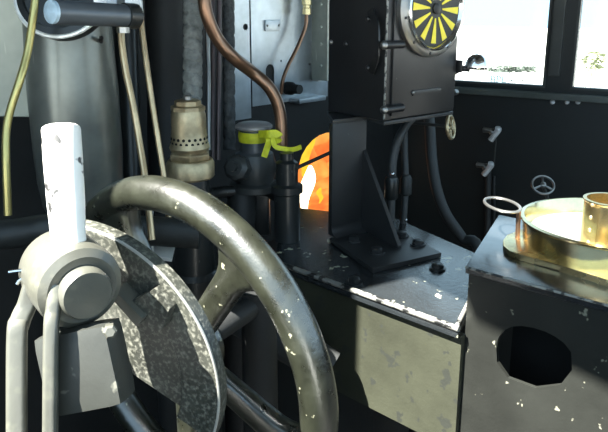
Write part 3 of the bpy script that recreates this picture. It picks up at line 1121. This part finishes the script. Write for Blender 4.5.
arch = [LFp(496, 345), LFp(499, 337), LFp(504, 330.5), LFp(512, 326.5), LFp(522, 326), LFp(534, 328), LFp(545, 331.5), LFp(555, 336.5), LFp(564, 343), LFp(571, 352), LFp(572, 370), LFp(560, 385), LFp(535, 388), LFp(508, 378), LFp(497, 362)]
fe = l3 - ln * .004 - Z * .0105
bm = holed([fo_, fe, fe - Z * HL, fo_ - Z * HL], [arch], -ln * .006)
obj('front', bm, 'locker_face', lk, False)
s0 = l0 + (l1 - l0).normalized() * .004
bm = prism(BM(), [fo_ - ln * .0065, fo_ - ln * .0065 + (l1 - l0) * .93, fo_ - ln * .0065 + (l1 - l0) * .93 + lf * .006, fo_ - ln * .0065 + lf * .006], -Z * HL)
obj('side', bm, 'locker_face', lk, False)
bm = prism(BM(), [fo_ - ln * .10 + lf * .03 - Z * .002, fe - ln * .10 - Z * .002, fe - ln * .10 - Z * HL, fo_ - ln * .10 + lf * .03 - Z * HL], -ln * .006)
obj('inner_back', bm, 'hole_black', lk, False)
bm = tube(BM(), [l0 + Z * -.001, l3 - Z * .001], .0018, 8, smooth=False)
obj('front_edge', bm, 'worn_edge', lk)

# brass flange plate and bowl
BR, BCr, BCf = .122, .447, .907
bc = RT * BCr + FH * BCf
bc.z = ZL
bp = thing('brass_bowl', 'large round polished brass bowl bolted on top of the black locker', 'bowl', bc)
# flange: rounded plate following the locker front
fpts = []
RF = BR + .018
for px, py in ((608 + 90, 306), (608, 280), (560, 265), (520, 254.5), (509, 250.5), (503.5, 245.5), (503, 240), (507, 234.5), (519, 230), (540, 222)):
    fpts.append(QZ(px, py, ZL + .0095))
fpts += [bc + lf * .05 + ln * -.13 + Z * .0095, bc + lf * .2 - ln * .1 + Z * .0095]
bm = prism(BM(), fpts, -Z * .0093)
bevel(bm, .0025)
obj('flange', bm, 'brass', bp)
hb = .043
prof = [(BR - .004, .009), (BR - .001, hb - .004), (BR + .002, hb - .002), (BR + .002, hb), (BR - .004, hb + .001), (BR - .006, hb - .003), (BR - .010, .020)]
bm = lathe(BM(), bc, Z, prof, 72)
# open the inside: delete cap faces made by lathe ends
caps = [f for f in bm.faces if len(f.verts) > 6]
bmesh.ops.delete(bm, geom=caps, context='FACES_ONLY')
obj('wall', bm, 'brass_polished', bp)
bm = lathe(BM(), bc, Z, [(BR - .0095, .012), (BR - .0095, .021), (BR * .5, .018), (0, .017)], 56)
obj('dish', bm, 'bowl_inside_lit', bp)
# brass tube standing in the bowl
tw = bc + RT * .045 - FH * .018
tw = QZ(604.5, 243, ZL + .024)
rw = .0325
bt = thing('brass_sleeve', 'upright open brass sleeve with a riveted seam standing in the bowl', 'sleeve', V((tw.x, tw.y, ZL + .0185)))
zt_ = QP(600, 199, tw, FH).z
hs = zt_ - (ZL + .0185)
bm = lathe(BM(), V((tw.x, tw.y, ZL + .0185)), Z, [(rw, 0), (rw, hs - .004), (rw + .0018, hs - .002), (rw + .0018, hs), (rw - .003, hs), (rw - .003, .003)], 48)
bmesh.ops.delete(bm, geom=[f for f in bm.faces if len(f.verts) > 6], context='FACES_ONLY')
obj('shell', bm, 'brass', bt)
sd = (-RT * .90 - FH * .43).normalized()
for i in range(4):
    p = V((tw.x, tw.y, ZL + .0185)) + sd * (rw - .0005) + Z * (.012 + i * .018)
    obj('rivet', dome(BM(), p, sd, .0035, .003), 'bronze', bt)
sv = Z.cross(sd)
bm = BM()
for sgn in (0,):
    c_ = V((tw.x, tw.y, ZL + .0185))
    pts = []
    for aa in (-.32, -.1, .1, .32):
        d = (sd * math.cos(aa - .0) + sv * math.sin(aa - .0))
        pts.append(d)
    prism(bm, [c_ + p * (rw + .0002) for p in pts] + [c_ + p * (rw + .0014) for p in pts[::-1]], Z * (hs - .006))
obj('seam_strap', bm, 'brass', bt)

# loop handle left of the bowl
lp = thing('loop_handle', 'thin chrome oval loop beside the rim of the brass bowl', 'loop', Q(515, 215, 1.02))
bm = BM()
pts = []
zlp = ZL + .052
for i in range(33):
    t = 2 * PI * i / 32
    x = 502.5 + 18 * math.cos(t)
    y = 205 + 6.2 * math.sin(t) + (x - 502.5) * .22
    pts.append(QZ(x, y, zlp))
tube(bm, pts, .0024, 8, 3)
obj('loop', bm, 'steel_worn', lp)
obj('post', tube(BM(), [QZ(519, 211, zlp), QZ(518, 225, ZL + .03), QZ(517.5, 238, ZL + .0095)], .0035, 8), 'copper', lp)

# ------------------------------------------------------------------ HANDWHEEL
wn_ = CD(-.80, -.37, -1)
wc_ = Q(185, 350, .835)
RW = .212
hwh = thing('handwheel', 'large worn black iron handwheel in the left foreground', 'handwheel', wc_ - Z * .2)
obj('rim', torus(BM(), wc_, wn_, RW, .0215, 96, 20), 'wheel_paint', hwh)


def onwheel(px, py, off=0.0):
    return QP(px, py, wc_ + wn_ * off, wn_)


def spoke(px, py):
    e = onwheel(px, py)
    u = (e - wc_).normalized()
    v = wn_.cross(u)
    bm = BM()
    rows = []
    N_ = 16
    for i in range(N_ + 1):
        t = i / N_
        r = .03 + (RW - .012 - .03) * t
        w = .019 + .030 * max(0, (t - .70) / .30) ** 2.2
        th = .010 + .004 * t
        rows.append([bm.verts.new(wc_ + u * r + v * (w * math.copysign(abs(math.cos(a)) ** .6, math.cos(a))) + wn_ * (th * math.copysign(abs(math.sin(a)) ** .6, math.sin(a)))) for a in [2 * PI * j / 16 for j in range(16)]])
    for i in range(N_):
        for j in range(16):
            bm.faces.new((rows[i][j], rows[i][(j + 1) % 16], rows[i + 1][(j + 1) % 16], rows[i + 1][j]))
    bm.faces.new(rows[0][::-1])
    bm.faces.new(rows[-1])
    return obj('spoke', bm, 'wheel_paint', hwh)


u0 = (onwheel(244, 262) - wc_)
a0_ = None
wa, wb, _c = basis(wn_)
base_ang = math.atan2(u0.dot(wb), u0.dot(wa))
u1 = (onwheel(117, 208) - wc_)
ang1 = math.atan2(u1.dot(wb), u1.dot(wa))


def spoke_at(a):
    p = wc_ + (wa * math.cos(a) + wb * math.sin(a)) * RW
    q = p - EYE
    return spoke(CX + F * q.dot(RT) / q.dot(FW), CY - F * q.dot(UP) / q.dot(FW))


spoke_at(base_ang)
spoke_at(ang1)
for dlt in (1, 2, 3):
    gap = (2 * PI - abs((base_ang - ang1 + PI) % (2 * PI) - PI)) / 4
    sgn = -1 if ((base_ang - ang1 + PI) % (2 * PI) - PI) < 0 else 1
    spoke_at(base_ang + sgn * gap * dlt)
obj('hub', lathe(BM(), wc_ - wn_ * .035, wn_, [(.036, 0), (.042, .006), (.042, .055), (.036, .062), (.02, .064), (.018, .075)], 32), 'wheel_paint', hwh)
obj('shaft', lathe(BM(), wc_ - wn_ * .035, -wn_, [(.017, 0), (.017, .13)], 20), 'black_dull', hwh)

pe = wc_ - wn_ * .145
bm = lathe(BM(), V((pe.x, pe.y, 0)), Z, [(.07, 0), (.07, .02), (.03, .03), (.026, pe.z - .02), (.026, pe.z + .02)], 24)
obj('pedestal', bm, 'black_dull', hwh)

# ------------------------------------------------------------------ DRUM (quadrant disc) in front of the wheel
sc2 = 1.14
dn_ = CD(-.44, -.33, -1)
dd = .61 * sc2
RDm = .136 * sc2
dc_ = Q(92, 359, dd)
dr = thing('quadrant_drum', 'worn iron notch drum with bright rim, between the lever and the handwheel', 'drum', dc_ - Z * .16)
Rr = RDm
def ond(px, py, off=0.0):
    return QP(px, py, dc_ + dn_ * off, dn_)


da_, db_, _ = basis(dn_)


def dang(px, py):
    v = ond(px, py) - dc_
    return math.atan2(v.dot(db_), v.dot(da_))


t0, t1 = dang(70, 224), dang(211, 341)
dlt = (t1 - t0 + PI) % (2 * PI) - PI
t0 -= dlt * .06
t1 += dlt * .62
prof = [(.03, -.018), (Rr - .002, -.018), (Rr, -.016), (Rr, -.003), (Rr - .002, 0), (Rr - .042, 0), (Rr - .044, -.002), (Rr - .044, -.014), (.03, -.014)]
bm = BM()
rows = []
NS = 72
for i in range(NS + 1):
    t = t0 + (t1 - t0) * i / NS
    d = da_ * math.cos(t) + db_ * math.sin(t)
    rows.append([bm.verts.new(dc_ + d * r + dn_ * h) for r, h in prof])
m_ = len(prof)
for i in range(NS):
    for j in range(m_):
        bm.faces.new((rows[i][j], rows[i][(j + 1) % m_], rows[i + 1][(j + 1) % m_], rows[i + 1][j]))
bm.faces.new(rows[0])
bm.faces.new(rows[-1][::-1])
obj('disc', bm, 'drum_paint', dr)
bm = tube(BM(), [dc_ - dn_ * .0015 + (da_ * math.cos(t) + db_ * math.sin(t)) * (Rr - .001) for t in [t0 + (t1 - t0) * i / NS for i in range(NS + 1)]], .0016, 8, smooth=False)
obj('rim_edge', bm, 'rim_bright', dr)
bm = lathe(BM(), dc_ - dn_ * .03, dn_, [(.034, 0), (.034, .03), (.028, .034), (.012, .034)], 28)
obj('boss', bm, 'drum_paint', dr)
bm = lathe(BM(), dc_ - dn_ * .03, -dn_, [(.012, 0), (.012, .10)], 16)
obj('shaft', bm, 'black_dull', dr)


# notch lugs on the disc face
bm = prism(BM(), [ond(138, 296), ond(160, 284), ond(177, 303), ond(171, 322), ond(150, 333), ond(143, 318)], dn_ * .013)
bevel(bm, .003)
obj('lug', bm, 'drum_paint', dr)
bm = prism(BM(), [ond(119, 284), ond(127, 281), ond(155, 309), ond(149, 318)], dn_ * .02)
bevel(bm, .003)
obj('latch', bm, 'hub_paint', dr)
bm = prism(BM(), [ond(90, 246, -.015), ond(118, 243, -.015), ond(134, 252, -.015), ond(137, 270, -.015), ond(120, 274, -.015), ond(88, 262, -.015)], dn_ * .012)
bevel(bm, .003)
obj('sector_pad', bm, 'drum_paint', dr)

# ------------------------------------------------------------------ REVERSER LEVER with its pivot bracket
lv = thing('lever', 'white-painted upright hand lever with chipped grip and round iron pivot', 'lever', Q(70, 300, .55))
DLv = .575
top, bot = Q(61, 127, DLv + .012), Q(69.5, 252, DLv)
ax = (bot - top).normalized()
rl = 18.6 * DLv / F
Ln = (bot - top).length
prof = [(0, -.0012), (rl * .86, -.001), (rl * .99, .0004), (rl * 1.03, .003), (rl * 1.03, Ln * .3), (rl * .98, Ln * .62), (rl * .90, Ln * .86), (rl * .92, Ln)]
bm = lathe(BM(), top, ax, prof, 40)
obj('grip', bm, 'white_paint', lv)
# pivot barrel
pa = CD(.62, -.25, -.74)
pc = Q(76, 283, DLv)
kk = DLv / F
Rp = 43 * kk
bm = lathe(BM(), pc, pa, [(Rp * .75, -.052), (Rp * .95, -.044), (Rp, -.03), (Rp, .006), (Rp * .97, .012), (Rp * .80, .0165), (Rp * .72, .016)], 48)
obj('pivot_barrel', bm, 'hub_paint', lv)
bm = lathe(BM(), pc, pa, [(Rp * .71, .010), (Rp * .71, .0135), (Rp * .60, .0135), (Rp * .60, .026), (Rp * .55, .029), (0, .031)], 48)
obj('pivot_cap', bm, 'hub_paint', lv)
# split pin at left
bm = tube(BM(), [Q(26, 270, .575), Q(16, 271, .575), Q(9, 272, .575)], .0017, 8)
tube(bm, [Q(26, 277, .575), Q(20, 280, .575), Q(17, 284, .575)], .0017, 8)
obj('split_pin', bm, 'chrome', lv)
# fork bracket legs under the pivot
fb_ = thing('pivot_bracket', 'worn iron forked bracket holding the pivot of the white lever', 'bracket', Q(40, 345, .56))


def strap(pts, w, th, wdir):
    bm = BM()
    ps = spline(pts, 6)
    rows = []
    for i, p in enumerate(ps):
        t = (ps[min(i + 1, len(ps) - 1)] - ps[max(i - 1, 0)]).normalized()
        s = (wdir - t * wdir.dot(t)).normalized()
        nn = t.cross(s)
        rows.append([bm.verts.new(p + s * w * math.copysign(abs(math.cos(a)) ** .5, math.cos(a)) + nn * th * math.copysign(abs(math.sin(a)) ** .5, math.sin(a))) for a in [2 * PI * j / 14 for j in range(14)]])
    for i in range(len(rows) - 1):
        for j in range(14):
            bm.faces.new((rows[i][j], rows[i][(j + 1) % 14], rows[i + 1][(j + 1) % 14], rows[i + 1][j]))
    bm.faces.new(rows[0][::-1])
    bm.faces.new(rows[-1])
    return bm


obj('leg', strap([Q(33, 285, .575), Q(27, 305, .575), Q(20, 322, .57), Q(17, 345, .565), Q(17, 500, .56)], .0085, .008, CD(1, 0, .3)), 'hub_paint', fb_)
obj('leg', strap([Q(57, 285, .555), Q(53, 312, .55), Q(51, 345, .545), Q(50, 500, .55)], .0062, .010, CD(1, 0, .3)), 'hub_paint', fb_)
bm = box(Q(86, 366, .572), CD(1, .22, -.1), CD(.1, 0, 1), CD(-.22, 1, 0), .034, .02, .036, .012)
obj('yoke', bm, 'yoke_shade', fb_)
bm = lathe(BM(), Q(110, 331, .548), CD(.3, 0, -1), [(.006, -.006), (.006, .003), (.004, .005)], 6)
obj('bolt', bm, 'hub_paint', fb_)
bm = box(Q(55, 500, .57), CD(1, .1, 0), CD(0, 0, 1), Z, .075, .04, .02, .006)
obj('base', bm, 'black_dull', fb_)
pb = Q(55, 500, .57)
bm = box(V((pb.x, pb.y, pb.z / 2)), FH, RT, Z, .05, .07, pb.z / 2, .005)
obj('pedestal', bm, 'black_dull', fb_)

# ------------------------------------------------------------------ OUTSIDE
bm = prism(BM(), [V((-60, -60, -1.05)), V((90, -60, -1.05)), V((90, 60, -1.05)), V((-60, 60, -1.05))], -Z * .1)
o = struct('ground', bm, 'ground')


def bush(name, label, c, rx, ry, rz, n, trunk=0):
    t = thing(name, label, 'shrub', V((c.x, c.y, -1.05)))
    bm = BM()
    for i in range(n):
        d = V((random.uniform(-1, 1), random.uniform(-1, 1), random.uniform(-1, 1)))
        p = c + RT * d.x * rx + FH * d.y * ry + Z * d.z * rz
        nn = V((random.uniform(-1, 1), random.uniform(-1, 1), random.uniform(0, 1))).normalized()
        a, b, _ = basis(nn)
        q = random.uniform(.04, .10)
        bm.faces.new([bm.verts.new(p + a * q * 1.6), bm.verts.new(p + b * q * .6), bm.verts.new(p - a * q * 1.6), bm.verts.new(p - b * q * .6)])
    o = obj('foliage', bm, 'leaf' if trunk else 'hedge_leaf', t, False)
    bm = BM()
    h = c.z + 1.05
    for k in range(3):
        tube(bm, [V((c.x, c.y, -1.05)) + RT * (k - 1) * rx * .5, c + RT * (k - 1) * rx * .3 - Z * rz * .2], .02, 6, smooth=False)
    obj('stem', bm, 'leaf' if trunk else 'hedge_leaf', t)


bush('hedge', 'faint grey-green hedge far outside the left window', Q(512, 69, 24), .85, .2, .10, 420)
bush('shrub', 'faint yellow-green shrub seen through the right window', Q(593, 60, 20), .30, .25, .28, 120, 1)
sb_ = thing('lineside_sign', 'pale teal lettered board far outside the left window', 'sign', V((Q(497, 84, 22).x, Q(497, 84, 22).y, -1.05)))
A_, B_ = Q(487.5, 86, 22), Q(508, 73, 22)
bm = box((A_ + B_) / 2, RT, FH, Z, .36, .02, .24, .01)
obj('board', bm, 'sign_white', sb_)
cu = bpy.data.curves.new('letters', 'FONT')
cu.body = 'BPL'
cu.size = .36
cu.extrude = .008
cu.align_x = 'CENTER'
cu.align_y = 'CENTER'
to = bpy.data.objects.new('letters_source', cu)
COL.objects.link(to)
bpy.context.view_layer.update()
me = bpy.data.meshes.new_from_object(to.evaluated_get(bpy.context.evaluated_depsgraph_get()))
bpy.data.objects.remove(to)
bm = BM()
bm.from_mesh(me)
rot = Matrix((( RT.x, 0, -FH.x), (RT.y, 0, -FH.y), (0, 1, 0))).to_4x4()
bmesh.ops.transform(bm, matrix=Matrix.Translation((A_ + B_) / 2 - FH * .03) @ rot, verts=bm.verts)
obj('lettering', bm, 'sign_blue', sb_, False)
for sx in (-1, 1):
    p = (A_ + B_) / 2 + RT * .3 * sx
    obj('post', tube(BM(), [V((p.x, p.y, -1.05)), p - Z * .2], .03, 8, smooth=False), 'sign_white', sb_)


# ------------------------------------------------------------------ unseen roof, its edge shaped for the shade, and open side
SA = RT * .866 + FH * .5             # horizontal, away from the sun
SP = RT * -.5 + FH * .866            # horizontal, across the sun
TAN = 1.35
K = 1 / TAN
SD = (Z * TAN - SA).normalized()     # towards the sun


def rp(perp, a, z=2.2):
    return SP * perp + SA * a + Z * z


roof = [rp(1.55, -.72), rp(.785, -.60), rp(.785, .665 - 1.084 * K), rp(.63, .655 - 1.06 * K), rp(.60, .612 - 1.06 * K), rp(.491, .632 - 1.055 * K), rp(-.1, .76 - 1.05 * K), rp(-.9, .86 - 1.0 * K), wpt(sa, 2.2, -.08), wpt(sb, 2.2, -.08), V((-1.2, YB + .03, 2.2))]  # edge stepped so the shade ends on shelf, locker and handwheel
hb_ = .84 - .97 * K
added_hatch = [rp(.47, hb_ - .12), rp(.74, hb_ - .14), rp(.74, hb_ + .12), rp(.47, hb_ + .12)]  # opening added out of view to let sun onto the bowl
struct('ceiling', holed(roof, [added_hatch], Z * .02), 'black_wall')
# cab side: front panel with its door pillar edge, low side sheet and rear sheet behind the viewer
p_, q_ = rp(.785, -.60, 0), rp(1.5, -.45, 0)
t_ = Z.cross(q_ - p_).normalized() * .02
bm = prism(BM(), [p_, q_, q_ + t_, p_ + t_], Z * 2.2)
struct('wall_left', bm, 'black_wall')
p_, q_ = rp(.76, -.95, 0), rp(-1.5, -.6, 0)
t_ = Z.cross(q_ - p_).normalized() * .02
bm = prism(BM(), [p_, q_, q_ + t_, p_ + t_], Z * 1.15)  # low sheet out of view, added to block light bouncing off the ground
struct('wall_left', bm, 'black_wall')
bm = prism(BM(), [V((-.4, -1.22, 0)), V((2.6, -1.22, 0)), V((2.6, -1.2, 0)), V((-.4, -1.2, 0))], Z * 1.25)
struct('wall_back', bm, 'black_wall')
# ------------------------------------------------------------------ light
sun = bpy.data.lights.new('sun', 'SUN')
sun.energy = 50
sun.angle = math.radians(.6)
sun.color = (1, .97, .9)
so = bpy.data.objects.new('sun', sun)
COL.objects.link(so)
so.rotation_euler = SD.to_track_quat('Z', 'Y').to_euler()
so.location = SD * 6
w = bpy.data.worlds.new('sky')
S.world = w
w.use_nodes = True
bg = w.node_tree.nodes['Background']
bg.inputs['Color'].default_value = (.54, .79, 1, 1)
bg.inputs['Strength'].default_value = 2.05
S.view_settings.view_transform = 'Standard'
S.view_settings.look = 'None'
S.view_settings.exposure = 0
S.view_settings.gamma = 1
S.view_settings.use_curve_mapping = False
